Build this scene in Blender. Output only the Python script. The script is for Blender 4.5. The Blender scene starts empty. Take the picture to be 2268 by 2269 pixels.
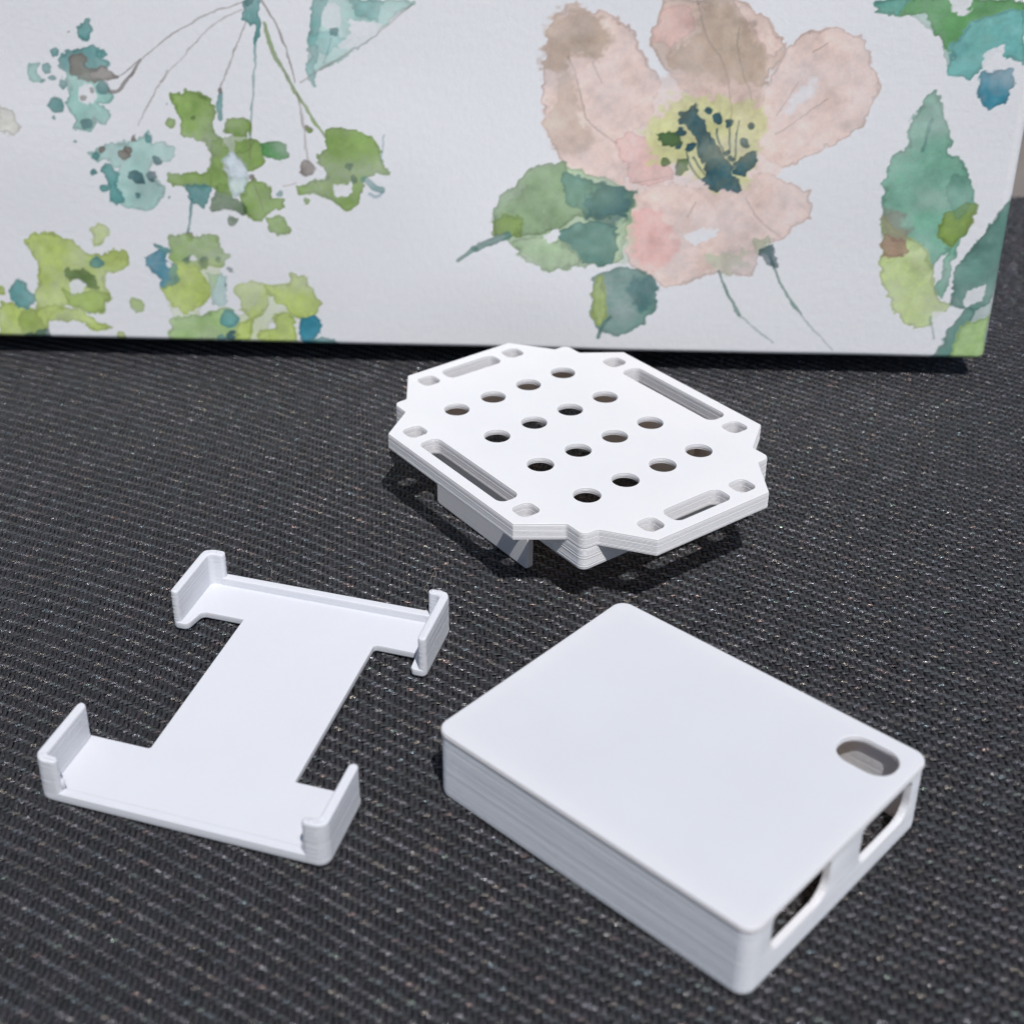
import bpy, bmesh, math
import numpy as np
from mathutils import Matrix, Vector, noise
from mathutils.geometry import tessellate_polygon

MM = 0.001
scene = bpy.context.scene
col = scene.collection

# ------------------------------------------------------------------ camera
cam_data = bpy.data.cameras.new("camera")
cam = bpy.data.objects.new("camera", cam_data)
col.objects.link(cam)
CR = Vector((0.9992725674, -0.0180586957, -0.0335889811))
CU = Vector((0.0381357593, 0.4731926026, 0.8801331857))
CF = Vector((0.0, 0.8807738894, -0.4735370691))
rot = Matrix((CR, CU, -CF)).transposed()
rot = rot.to_quaternion().to_matrix()
cam.matrix_world = Matrix.Translation((0, 0, 0.18)) @ rot.to_4x4()
cam_data.sensor_fit = 'AUTO'
cam_data.sensor_width = 36.0
cam_data.lens = 3192.757 / 2269.0 * 36.0
cam_data.shift_x = 280.4 / 2269.0
cam_data.shift_y = -230.8 / 2269.0
cam_data.clip_start = 0.01
cam_data.clip_end = 400.0
cam_data.dof.use_dof = True
cam_data.dof.focus_distance = 0.302
cam_data.dof.aperture_fstop = 20.0
scene.camera = cam

# ------------------------------------------------------------------ light
SUN = Vector((0.118, -0.545, 1.0)).normalized()
elev = math.asin(SUN.z)
world = bpy.data.worlds.new("World")
scene.world = world
world.use_nodes = True
wn = world.node_tree
for n in list(wn.nodes):
    wn.nodes.remove(n)
wo = wn.nodes.new('ShaderNodeOutputWorld')
bg = wn.nodes.new('ShaderNodeBackground')
sky = wn.nodes.new('ShaderNodeTexSky')
sky.sky_type = 'NISHITA'
sky.sun_disc = False
sky.sun_elevation = elev
sky.sun_rotation = math.atan2(SUN.x, SUN.y)
sky.air_density = 1.0
sky.dust_density = 1.2
bg.inputs['Strength'].default_value = 0.05
wn.links.new(sky.outputs[0], bg.inputs[0])
wn.links.new(bg.outputs[0], wo.inputs[0])

sl = bpy.data.lights.new("sun", 'SUN')
sun = bpy.data.objects.new("sun", sl)
col.objects.link(sun)
sl.energy = 3.15
sl.angle = math.radians(0.53)
sl.color = (1.0, 0.985, 0.97)
sun.location = SUN * 2.0
sun.rotation_euler = (-SUN).to_track_quat('-Z', 'Y').to_euler()

scene.view_settings.view_transform = 'Standard'
scene.view_settings.look = 'None'
scene.view_settings.exposure = 0.22
scene.view_settings.gamma = 1.0
scene.view_settings.use_curve_mapping = False
scene.render.engine = 'CYCLES'
scene.cycles.feature_set = 'EXPERIMENTAL'
scene.cycles.dicing_rate = 1.0
scene.cycles.preview_dicing_rate = 1.0
scene.cycles.offscreen_dicing_scale = 8.0
scene.cycles.max_bounces = 10
scene.cycles.diffuse_bounces = 6
scene.cycles.use_denoising = True

# ------------------------------------------------------------------ nodes
class NT:
    def __init__(self, mat):
        mat.use_nodes = True
        self.t = mat.node_tree
        for n in list(self.t.nodes):
            self.t.nodes.remove(n)
        self.out = self.n('ShaderNodeOutputMaterial')

    def n(self, typ, **kw):
        nd = self.t.nodes.new(typ)
        for k, v in kw.items():
            setattr(nd, k, v)
        return nd

    def link(self, a, b):
        self.t.links.new(a, b)

    def m(self, op, a, b=None, c=None, clamp=False):
        nd = self.n('ShaderNodeMath', operation=op, use_clamp=clamp)
        for i, v in enumerate((a, b, c)):
            if v is None:
                continue
            if isinstance(v, (int, float)):
                nd.inputs[i].default_value = v
            else:
                self.link(v, nd.inputs[i])
        return nd.outputs[0]

    def mix(self, f, a, b, blend='MIX'):
        nd = self.n('ShaderNodeMix', data_type='RGBA', blend_type=blend)
        for sock, v in ((nd.inputs['Factor'], f), (nd.inputs['A'], a), (nd.inputs['B'], b)):
            pass
        for idx, v in ((0, f), (6, a), (7, b)):
            if isinstance(v, (int, float)):
                nd.inputs[idx].default_value = v
            elif isinstance(v, tuple):
                nd.inputs[idx].default_value = (*v, 1.0)
            else:
                self.link(v, nd.inputs[idx])
        return nd.outputs[2]

    def ramp(self, f, stops, interp='LINEAR'):
        nd = self.n('ShaderNodeValToRGB')
        cr = nd.color_ramp
        cr.interpolation = interp
        while len(cr.elements) > 1:
            cr.elements.remove(cr.elements[-1])
        cr.elements[0].position = stops[0][0]
        v = stops[0][1]
        cr.elements[0].color = (v, v, v, 1) if isinstance(v, (int, float)) else (*v, 1)
        for p_, v in stops[1:]:
            e = cr.elements.new(p_)
            e.color = (v, v, v, 1) if isinstance(v, (int, float)) else (*v, 1)
        self.link(f, nd.inputs[0])
        return nd.outputs[0]

    def noise(self, vec, scale, detail=2.0, rough=0.5, out=0):
        nd = self.n('ShaderNodeTexNoise')
        nd.inputs['Scale'].default_value = scale
        nd.inputs['Detail'].default_value = detail
        nd.inputs['Roughness'].default_value = rough
        self.link(vec, nd.inputs['Vector'])
        return nd.outputs[out]

    def scaled(self, vec, s):
        nd = self.n('ShaderNodeVectorMath', operation='MULTIPLY')
        self.link(vec, nd.inputs[0])
        nd.inputs[1].default_value = s
        return nd.outputs[0]


def plastic(name, base, layer_mm, streak=0.5, layer_depth=0.03, streak_depth=0.03, sss=0.22, sscale=0.0011, glow=0.0, dif=False):
    """White printed filament: stacked layers seen on the side walls, fine top strokes."""
    mat = bpy.data.materials.new(name)
    t = NT(mat)
    b = t.n('ShaderNodeBsdfPrincipled')
    t.link(b.outputs[0], t.out.inputs['Surface'])
    geo = t.n('ShaderNodeTexCoord').outputs['Object']
    sep = t.n('ShaderNodeSeparateXYZ')
    t.link(geo, sep.inputs[0])
    z = sep.outputs[2]
    nrm = t.n('ShaderNodeSeparateXYZ')
    tcn = t.n('ShaderNodeTexCoord')
    t.link(tcn.outputs['Normal'], nrm.inputs[0])
    side = t.m('SUBTRACT', 1.0, t.m('ABSOLUTE', nrm.outputs[2]), clamp=True)
    side = t.m('GREATER_THAN', side, 0.3)
    # layers
    wob = t.noise(t.scaled(geo, (60, 60, 400)), 1.0, 2.0)
    zz = t.m('ADD', t.m('DIVIDE', z, layer_mm * MM), t.m('MULTIPLY', wob, 0.35))
    fr = t.m('FRACT', zz)
    prof = t.m('SUBTRACT', 1.0, t.m('POWER', t.m('ABSOLUTE', t.m('SUBTRACT', t.m('MULTIPLY', fr, 2.0), 1.0)), 2.5))
    # uneven layers: long streaks
    st = t.noise(t.scaled(geo, (18, 18, 2600)), 1.0, 3.0, 0.6)
    st2 = t.noise(t.scaled(geo, (45, 45, 900)), 1.0, 3.0, 0.6)
    fl = t.m('FLOOR', zz)
    cmb = t.n('ShaderNodeCombineXYZ')
    t.link(fl, cmb.inputs[2])
    wn_ = t.n('ShaderNodeTexWhiteNoise', noise_dimensions='3D')
    t.link(cmb.outputs[0], wn_.inputs['Vector'])
    hgt = t.m('ADD', t.m('MULTIPLY', prof, layer_depth * MM),
              t.m('MULTIPLY', t.m('ADD', t.m('ADD', st, t.m('MULTIPLY', st2, 0.5)), t.m('MULTIPLY', wn_.outputs[0], 0.5)), streak_depth * MM))
    # faint extrusion strokes on level faces
    rotn = t.n('ShaderNodeMapping')
    rotn.inputs['Rotation'].default_value = (0, 0, math.radians(45))
    rotn.inputs['Scale'].default_value = (2400, 60, 1)
    t.link(geo, rotn.inputs['Vector'])
    strokes = t.noise(rotn.outputs[0], 1.0, 1.0)
    blot = t.noise(geo, 220.0, 3.0, 0.6)
    flat = t.m('ADD', t.m('MULTIPLY', strokes, 0.014 * MM), t.m('MULTIPLY', blot, 0.035 * MM))
    total = t.m('ADD', t.m('MULTIPLY', hgt, side), t.m('MULTIPLY', flat, t.m('SUBTRACT', 1.0, side)))
    bump = t.n('ShaderNodeBump')
    bump.inputs['Strength'].default_value = 1.0
    bump.inputs['Distance'].default_value = 1.0
    t.link(total, bump.inputs['Height'])
    t.link(bump.outputs[0], b.inputs['Normal'])
    # tint: faint blotches, tiny specks of dust
    tint = t.noise(geo, 60.0, 3.0, 0.6)
    c1 = t.mix(t.m('MULTIPLY', tint, 1.0, clamp=True), tuple(v * q_ for v, q_ in zip(base, (0.955, 0.94, 0.95))), base)
    vor = t.n('ShaderNodeTexVoronoi', feature='F1')
    vor.inputs['Scale'].default_value = 130.0
    t.link(geo, vor.inputs['Vector'])
    vcol = t.n('ShaderNodeSeparateColor')
    t.link(vor.outputs['Color'], vcol.inputs[0])
    spot = t.m('MULTIPLY', t.m('LESS_THAN', vor.outputs['Distance'], 0.022),
               t.m('GREATER_THAN', vcol.outputs[0], 0.86))
    c2 = t.mix(t.m('MULTIPLY', spot, 0.35), c1, (0.35, 0.33, 0.32))
    # layer grooves tinted darker and warmer: painted-in warm shade of the side walls
    grv = t.m('MULTIPLY', t.m('MULTIPLY', t.m('SUBTRACT', 1.0, prof), side), streak * 0.3)
    c3 = t.mix(grv, c2, tuple(v * k for v, k in zip(base, (0.66, 0.63, 0.60))))
    t.link(c3, b.inputs['Base Color'])
    rr = t.m('ADD', 0.34, t.m('MULTIPLY', blot, 0.16))
    t.link(rr, b.inputs['Roughness'])
    b.inputs['IOR'].default_value = 1.46
    b.inputs['Specular IOR Level'].default_value = 0.45
    b.inputs['Subsurface Weight'].default_value = sss
    b.inputs['Subsurface Radius'].default_value = (1.0, 0.8, 0.66)
    b.inputs['Subsurface Scale'].default_value = sscale
    if glow > 0:       # thin printed skins let some warm light through
        tr = t.n('ShaderNodeBsdfTranslucent')
        tr.inputs['Color'].default_value = (0.98, 0.84, 0.70, 1)
        t.link(bump.outputs[0], tr.inputs['Normal'])
        mx = t.n('ShaderNodeMixShader')
        mx.inputs[0].default_value = glow
        t.link(b.outputs[0], mx.inputs[1])
        t.link(tr.outputs[0], mx.inputs[2])
        t.link(mx.outputs[0], t.out.inputs['Surface'])
    return mat


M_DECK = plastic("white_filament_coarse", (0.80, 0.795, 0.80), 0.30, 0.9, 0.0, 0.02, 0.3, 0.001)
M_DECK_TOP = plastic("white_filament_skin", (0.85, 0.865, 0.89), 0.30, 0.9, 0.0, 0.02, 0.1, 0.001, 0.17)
M_UNDER = plastic("white_filament_underside", (0.80, 0.78, 0.76), 0.30, 0.9, 0.0, 0.02, 0.0, 0.001, 0.85)
M_TRAY = plastic("white_filament_fine", (0.675, 0.69, 0.73), 0.22, 0.35, 0.0, 0.012)
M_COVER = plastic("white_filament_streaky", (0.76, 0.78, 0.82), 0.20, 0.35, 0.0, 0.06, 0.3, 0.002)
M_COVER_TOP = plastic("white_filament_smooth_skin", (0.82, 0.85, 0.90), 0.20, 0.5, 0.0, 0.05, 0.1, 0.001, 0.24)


def cloth_material():
    mat = bpy.data.materials.new("dark_twill_weave")
    t = NT(mat)
    geo = t.n('ShaderNodeNewGeometry').outputs['Position']
    sp = t.n('ShaderNodeSeparateXYZ')
    t.link(geo, sp.inputs[0])
    x, y = sp.outputs[0], sp.outputs[1]
    GX, GY = 1.0 * MM, 0.88 * MM
    # gentle uneven pull of the threads
    wv = t.n('ShaderNodeTexNoise')
    wv.inputs['Scale'].default_value = 9.0
    wv.inputs['Detail'].default_value = 1.0
    t.link(geo, wv.inputs['Vector'])
    wsep = t.n('ShaderNodeSeparateColor')
    t.link(wv.outputs['Color'], wsep.inputs[0])
    wv2 = t.noise(geo, 420.0, 1.0)
    xneg = t.m('MINIMUM', t.m('SUBTRACT', x, 0.02), 0.0)
    bend = t.m('MULTIPLY', t.m('MULTIPLY', xneg, xneg), 1.5)
    X = t.m('DIVIDE', t.m('ADD', x, t.m('MULTIPLY', wsep.outputs[0], 6 * MM)), GX)
    X = t.m('ADD', X, t.m('MULTIPLY', wv2, 0.3))
    Y = t.m('DIVIDE', t.m('ADD', t.m('ADD', y, bend), t.m('MULTIPLY', wsep.outputs[1], 6 * MM)), GY)
    Y = t.m('ADD', Y, t.m('MULTIPLY', wv2, -0.3))
    i, j = t.m('FLOOR', X), t.m('FLOOR', Y)
    fx, fy = t.m('SUBTRACT', X, i), t.m('SUBTRACT', Y, j)
    # 2/2 twill: every thread passes over two and under two, one step further each row
    stops = [(0.0, 0.42), (0.05, 0.80), (0.13, 0.96), (0.25, 1.0), (0.37, 0.96), (0.45, 0.80), (0.5, 0.42),
             (0.55, 0.14), (0.63, 0.03), (0.75, 0.0), (0.87, 0.03), (0.95, 0.14), (1.0, 0.42)]
    pw = t.m('FRACT', t.m('DIVIDE', t.m('ADD', i, Y), 4.0))
    pf = t.m('FRACT', t.m('DIVIDE', t.m('ADD', X, j), 4.0))
    W = t.ramp(pw, stops, 'EASE')
    F = t.m('SUBTRACT', 1.0, t.ramp(pf, stops, 'EASE'))

    def round_(f):
        q = t.m('SUBTRACT', t.m('MULTIPLY', f, 2.0), 1.0)
        return t.m('SQRT', t.m('MAXIMUM', t.m('SUBTRACT', 1.0, t.m('MULTIPLY', q, q)), 0.0))
    rph = t.m('COSINE', t.m('MULTIPLY', t.m('ADD', X, t.m('SUBTRACT', Y, 1.0)), math.pi / 4))
    rprof = t.m('POWER', t.m('SUBTRACT', 1.0, t.m('POWER', t.m('ABSOLUTE', rph), 3.0)), 0.8)
    side_ = t.n('ShaderNodeMapRange', interpolation_type='SMOOTHSTEP')
    for q_, v_ in enumerate((-0.05, 0.05, 1.0, 0.3)):
        side_.inputs[q_ + 1].default_value = v_
    t.link(x, side_.inputs[0])
    ribw = t.m('MULTIPLY', t.m('MULTIPLY', rprof, side_.outputs[0]), 0.40)
    fil = lambda f, k: t.m('MULTIPLY', t.m('COSINE', t.m('MULTIPLY', t.m('ADD', f, t.m('MULTIPLY', wv2, 0.25)), 2 * math.pi * k)), 0.075)
    hw = t.m('ADD', t.m('ADD', t.m('MULTIPLY', W, 0.85), t.m('MULTIPLY', round_(fx), 0.95)), fil(fx, 4.0))
    hf = t.m('ADD', t.m('ADD', t.m('MULTIPLY', F, 0.95), t.m('MULTIPLY', round_(fy), 0.95)), fil(fy, 4.0))
    isw = t.m('GREATER_THAN', hw, hf)
    h = t.m('ADD', t.m('MAXIMUM', hw, hf), ribw)
    # per-float random numbers
    cw = t.n('ShaderNodeCombineXYZ')
    t.link(i, cw.inputs[0])
    t.link(t.m('FLOOR', t.m('DIVIDE', t.m('ADD', i, Y), 4.0)), cw.inputs[1])
    cf = t.n('ShaderNodeCombineXYZ')
    t.link(t.m('FLOOR', t.m('DIVIDE', t.m('SUBTRACT', t.m('ADD', X, j), 2.0), 4.0)), cf.inputs[0])
    t.link(j, cf.inputs[1])
    cf.inputs[2].default_value = 7.0
    cell = t.mix(isw, cf.outputs[0], cw.outputs[0])
    rnd = t.n('ShaderNodeTexWhiteNoise', noise_dimensions='3D')
    t.link(cell, rnd.inputs['Vector'])
    rs = t.n('ShaderNodeSeparateColor')
    t.link(rnd.outputs['Color'], rs.inputs[0])
    # fibres along each float
    fib_w = t.noise(t.scaled(geo, (14000, 1400, 1)), 1.0, 2.0)
    fib_f = t.noise(t.scaled(geo, (1400, 14000, 1)), 1.0, 2.0)
    fib = t.mix(isw, fib_f, fib_w)
    amp = t.m('MULTIPLY', t.m('ADD', h, t.m('MULTIPLY', rs.outputs[0], 0.25)), 0.50 * MM)
    amp = t.m('ADD', amp, t.m('MULTIPLY', t.m('SUBTRACT', fib, 0.5), 0.07 * MM))
    big = t.m('MULTIPLY', t.m('SUBTRACT', t.noise(geo, 30.0, 2.0), 0.75), 0.5 * MM)
    disp = t.n('ShaderNodeDisplacement')
    disp.inputs['Midlevel'].default_value = 0.0
    disp.inputs['Scale'].default_value = 1.0
    t.link(t.m('ADD', t.m('SUBTRACT', amp, 1.26 * MM), big), disp.inputs['Height'])
    t.link(disp.outputs[0], t.out.inputs['Displacement'])
    # colour: charcoal threads, each with its own slight tint
    hue = t.n('ShaderNodeHueSaturation')
    hue.inputs['Color'].default_value = (0.031, 0.031, 0.039, 1)
    t.link(t.m('ADD', 0.42, t.m('MULTIPLY', rs.outputs[1], 0.2)), hue.inputs['Hue'])
    hue.inputs['Saturation'].default_value = 1.0
    t.link(t.m('MULTIPLY', t.m('ADD', 0.7, t.m('MULTIPLY', rs.outputs[2], 0.6)), t.m('SUBTRACT', 1.2, t.m('MULTIPLY', isw, 0.45))), hue.inputs['Value'])
    b = t.n('ShaderNodeBsdfPrincipled')
    t.link(hue.outputs[0], b.inputs['Base Color'])
    b.inputs['Roughness'].default_value = 0.55
    b.inputs['Specular IOR Level'].default_value = 0.55
    b.inputs['Sheen Weight'].default_value = 0.03
    b.inputs['Sheen Roughness'].default_value = 0.5
    # iridescent flecks in the yarn
    vor = t.n('ShaderNodeTexVoronoi', feature='F1')
    vor.inputs['Scale'].default_value = 3600.0
    t.link(geo, vor.inputs['Vector'])
    off = t.n('ShaderNodeVectorMath', operation='SUBTRACT')
    t.link(vor.outputs['Color'], off.inputs[0])
    off.inputs[1].default_value = (0.5, 0.5, 0.5)
    osc = t.n('ShaderNodeVectorMath', operation='SCALE')
    t.link(off.outputs[0], osc.inputs[0])
    osc.inputs['Scale'].default_value = 0.9
    gn = t.n('ShaderNodeNewGeometry')
    add = t.n('ShaderNodeVectorMath', operation='ADD')
    t.link(gn.outputs['Normal'], add.inputs[0])
    t.link(osc.outputs[0], add.inputs[1])
    nor = t.n('ShaderNodeVectorMath', operation='NORMALIZE')
    t.link(add.outputs[0], nor.inputs[0])
    fleck = t.n('ShaderNodeBsdfAnisotropic')
    fleck.distribution = 'GGX'
    fleck.inputs['Roughness'].default_value = 0.25
    tint = t.ramp(rs.outputs[2], [(0.0, (0.86, 0.78, 0.64)), (0.2, (0.85, 0.84, 0.82)), (0.42, (0.56, 0.78, 0.84)),
                                  (0.52, (0.80, 0.82, 0.86)), (0.72, (0.86, 0.62, 0.52)), (0.80, (0.72, 0.74, 0.84)),
                                  (0.93, (0.60, 0.82, 0.66)), (1.0, (0.80, 0.80, 0.80))], 'CONSTANT')
    t.link(tint, fleck.inputs['Color'])
    pass
    vs = t.n('ShaderNodeSeparateColor')
    t.link(vor.outputs['Color'], vs.inputs[0])
    mixs = t.n('ShaderNodeMixShader')
    spk = t.noise(t.scaled(geo, (1500, 4200, 1)), 1.0, 1.0)
    spk = t.m('POWER', t.m('MULTIPLY', spk, 1.4, clamp=True), 4.0)
    msk = t.m('ADD', 0.012, t.m('MULTIPLY', t.m('MULTIPLY', t.m('POWER', rs.outputs[1], 1.6), spk), 0.60))
    msk = t.m('MULTIPLY', msk, t.m('SUBTRACT', 1.0, t.m('MULTIPLY', isw, 0.75)))
    t.link(msk, mixs.inputs[0])
    t.link(b.outputs[0], mixs.inputs[1])
    t.link(fleck.outputs[0], mixs.inputs[2])
    t.link(mixs.outputs[0], t.out.inputs['Surface'])
    mat.displacement_method = 'BOTH'
    return mat


def simple(name, colour, rough=0.6, nscale=200.0, var=0.15, bump=0.0002):
    mat = bpy.data.materials.new(name)
    t = NT(mat)
    b = t.n('ShaderNodeBsdfPrincipled')
    t.link(b.outputs[0], t.out.inputs['Surface'])
    geo = t.n('ShaderNodeTexCoord').outputs['Object']
    nz = t.noise(geo, nscale, 4.0, 0.6)
    c = t.mix(nz, tuple(v * (1 - var) for v in colour), tuple(min(1, v * (1 + var)) for v in colour))
    t.link(c, b.inputs['Base Color'])
    b.inputs['Roughness'].default_value = rough
    bp = t.n('ShaderNodeBump')
    bp.inputs['Distance'].default_value = bump
    t.link(nz, bp.inputs['Height'])
    t.link(bp.outputs[0], b.inputs['Normal'])
    return mat


# ------------------------------------------------------------------ objects
def tag(o, label=None, cat=None, kind=None, group=None):
    if label:
        o['label'] = label
    if cat:
        o['category'] = cat
    if kind:
        o['kind'] = kind
    if group:
        o['group'] = group
    return o


def thing(name, label, cat, loc, rz):
    o = bpy.data.objects.new(name, None)
    col.objects.link(o)
    o.empty_display_size = 0.01
    o.location = loc
    o.rotation_euler = (0, 0, rz)
    return tag(o, label, cat)


def mesh_obj(name, bm, mat, parent=None, smooth=35, under=None):
    bmesh.ops.remove_doubles(bm, verts=bm.verts, dist=2e-6)
    bmesh.ops.recalc_face_normals(bm, faces=bm.faces)
    me = bpy.data.meshes.new(name)
    bm.to_mesh(me)
    bm.free()
    caps = np.empty(len(me.polygons), np.int32)
    me.polygons.foreach_get('material_index', caps)
    me.polygons.foreach_set('material_index', (caps == 2).astype(np.int32))
    me.materials.append(mat)
    if under:
        me.materials.append(under)
    if smooth:
        me.shade_smooth()
        me.set_sharp_from_angle(angle=math.radians(smooth))
        if caps.any():
            sm = np.ones(len(caps), bool)
            sm[caps > 0] = False
            me.polygons.foreach_set('use_smooth', sm)
    o = bpy.data.objects.new(name, me)
    col.objects.link(o)
    if smooth and caps.any():
        wnm = o.modifiers.new('weighted_normal', 'WEIGHTED_NORMAL')
        wnm.weight = 100
        wnm.keep_sharp = True
    if parent:
        o.parent = parent
    return o


def rounded(pts, radii, seg=7):
    """pts in mm, counter-clockwise; a radius for each corner."""
    out = []
    n = len(pts)
    for k in range(n):
        r = radii[k] if isinstance(radii, (list, tuple)) else radii
        p0, p1, p2 = (Vector(pts[(k + d) % n]) for d in (-1, 0, 1))
        a, b = (p0 - p1).normalized(), (p2 - p1).normalized()
        ang = a.angle(b)
        if r < 1e-4 or ang > math.radians(178):
            out.append(tuple(p1))
            continue
        d = min(r / math.tan(ang / 2), 0.49 * (p0 - p1).length, 0.49 * (p2 - p1).length)
        r = d * math.tan(ang / 2)
        c = p1 + (a + b).normalized() * (r / math.sin(ang / 2))
        s, e = p1 + a * d - c, p1 + b * d - c
        a0 = math.atan2(s.y, s.x)
        da = (math.atan2(e.y, e.x) - a0 + math.pi) % (2 * math.pi) - math.pi
        for i in range(seg + 1):
            t = a0 + da * i / seg
            out.append((c.x + r * math.cos(t), c.y + r * math.sin(t)))
    return out


def rect(x0, y0, x1, y1, r, seg=7):
    return rounded([(x0, y0), (x1, y0), (x1, y1), (x0, y1)], r, seg)


def circle(cx, cy, r, seg=40):
    return [(cx + r * math.cos(2 * math.pi * i / seg), cy + r * math.sin(2 * math.pi * i / seg)) for i in range(seg)]


def inset(loop, d):
    n = len(loop)
    out = []
    for k in range(n):
        p0, p1, p2 = (Vector(loop[(k + s) % n]) for s in (-1, 0, 1))
        e1, e2 = (p1 - p0), (p2 - p1)
        if e1.length < 1e-9 or e2.length < 1e-9:
            e1 = e1 if e1.length > 1e-9 else e2
            e2 = e2 if e2.length > 1e-9 else e1
        n1 = Vector((-e1.y, e1.x)).normalized()
        n2 = Vector((-e2.y, e2.x)).normalized()
        m = (n1 + n2)
        m = m / max(m.length_squared, 1e-6) * 2
        out.append((p1.x + m.x * d, p1.y + m.y * d))
    return out


def hash01(k):
    v = math.sin(k * 127.1 + 31.7) * 43758.5453
    return v - math.floor(v)


FIL = [(1.0, 0.0), (0.62, 0.08), (0.29, 0.29), (0.08, 0.62), (0.0, 1.0)]  # (inset, drop)


LAYER = 0.0       # height of the printed layers being laid down, mm (0 = smooth)
GROOVE = 0.03
BAND = 0.35


def wall(bm, loop, z0, z1, ft=0.0, fb=0.0, sign=1):
    """side wall along a loop between z0 and z1 with small fillets; returns top, bottom loops."""
    rings = []
    if fb > 0:
        rings += [(a * fb, z0 + b * fb) for a, b in FIL]
    else:
        rings.append((0, z0))
    if LAYER > 0:
        za, zb = z0 + fb, z1 - ft
        k0, k1 = math.ceil(za / LAYER + 0.3), math.floor(zb / LAYER - 0.3)
        if k1 >= k0:
            for k in range(k0, k1 + 1):
                jit = (hash01(k) - 0.5) * GROOVE * 0.9 + (hash01(k // 3 + 500) - 0.5) * GROOVE * BAND
                rings.append((GROOVE * 0.5 + jit, k * LAYER - 0.09 * LAYER))
                rings.append((GROOVE * 0.5 + jit, k * LAYER + 0.09 * LAYER))
                if k < k1:
                    rings.append((jit * 0.6 - GROOVE * 0.35, (k + 0.32) * LAYER))
                    rings.append((jit * 0.6 - GROOVE * 0.35, (k + 0.68) * LAYER))
    if ft > 0:
        rings += [(a * ft, z1 - b * ft) for a, b in reversed(FIL)]
    else:
        rings.append((0, z1))
    prev = None
    for d, z in rings:
        lp = inset(loop, d * sign) if d else loop
        vs = [bm.verts.new((x * MM, y * MM, z * MM)) for x, y in lp]
        if prev:
            n = len(vs)
            for k in range(n):
                bm.faces.new((prev[k], prev[(k + 1) % n], vs[(k + 1) % n], vs[k]))
        prev = vs
    top = inset(loop, ft * sign) if ft else loop
    bot = inset(loop, fb * sign) if fb else loop
    return top, bot


def cap(bm, outer, holes, z, idx=1):
    loops = [outer] + list(holes)
    tris = tessellate_polygon([[Vector((x, y, 0)) for x, y in lp] for lp in loops])
    flat = [p for lp in loops for p in lp]
    vs = [bm.verts.new((x * MM, y * MM, z * MM)) for x, y in flat]
    for a, b, c in tris:
        if len({a, b, c}) == 3:
            try:
                bm.faces.new((vs[a], vs[b], vs[c])).material_index = idx
            except ValueError:
                pass


def prism(bm, outer, z0, z1, ft=0.25, fb=0.25, holes=(), idx=1):
    t, b = wall(bm, outer, z0, z1, ft, fb)
    ht, hb = [], []
    for h in holes:
        a, c = wall(bm, h, z0, z1, ft, fb, -1)
        ht.append(a)
        hb.append(c)
    cap(bm, t, ht, z1)
    cap(bm, b, hb, z0, idx)


# ================================================================== setting
cloth = cloth_material()
bm = bmesh.new()
X0, X1, Y0, Y1 = -0.62, 0.62, -0.35, 0.473
NX, NY = 62, 41
g = [[bm.verts.new((X0 + (X1 - X0) * a / NX, Y0 + (Y1 - Y0) * b / NY, 0)) for a in range(NX + 1)] for b in range(NY + 1)]
for b in range(NY):
    for a in range(NX):
        bm.faces.new((g[b][a], g[b][a + 1], g[b + 1][a + 1], g[b + 1][a]))
tc = mesh_obj('tablecloth', bm, cloth, None, 0)
tag(tc, 'dark charcoal twill woven cloth covering the table under everything', 'tablecloth')
sub = tc.modifiers.new('subdivide', 'SUBSURF')
sub.subdivision_type = 'SIMPLE'
sub.levels = 0
sub.render_levels = 1
tc.cycles.use_adaptive_subdivision = True

m_dark = simple("table_edge_charcoal", (0.03, 0.031, 0.035), 0.7)
bm = bmesh.new()
prism(bm, rect(X0 / MM + 2, Y0 / MM + 2, X1 / MM - 2, Y1 / MM - 1.5, 12), -26, -0.9, 2, 2)
table = mesh_obj('table', bm, m_dark)
tag(table, 'dark slab table carrying the woven cloth', 'table')

m_ground = simple("brown_paving", (0.20, 0.175, 0.16), 0.85, 6.0, 0.35, 0.003)
bm = bmesh.new()
for xs in ((-60, 60),):
    vs = [bm.verts.new(v) for v in ((-60, -60, -0.72), (60, -60, -0.72), (60, 60, -0.72), (-60, 60, -0.72))]
    bm.faces.new(vs)
gr = mesh_obj('ground', bm, m_ground, None, 0)
tag(gr, kind='structure')

# ================================================================== floral box
BX = Vector((158.34, 337.48, 0)) * MM
BA = math.radians(-8.04)
box = thing('floral_box', 'large white box with watercolour flowers standing behind the white parts', 'box',
            BX, BA)
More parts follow.
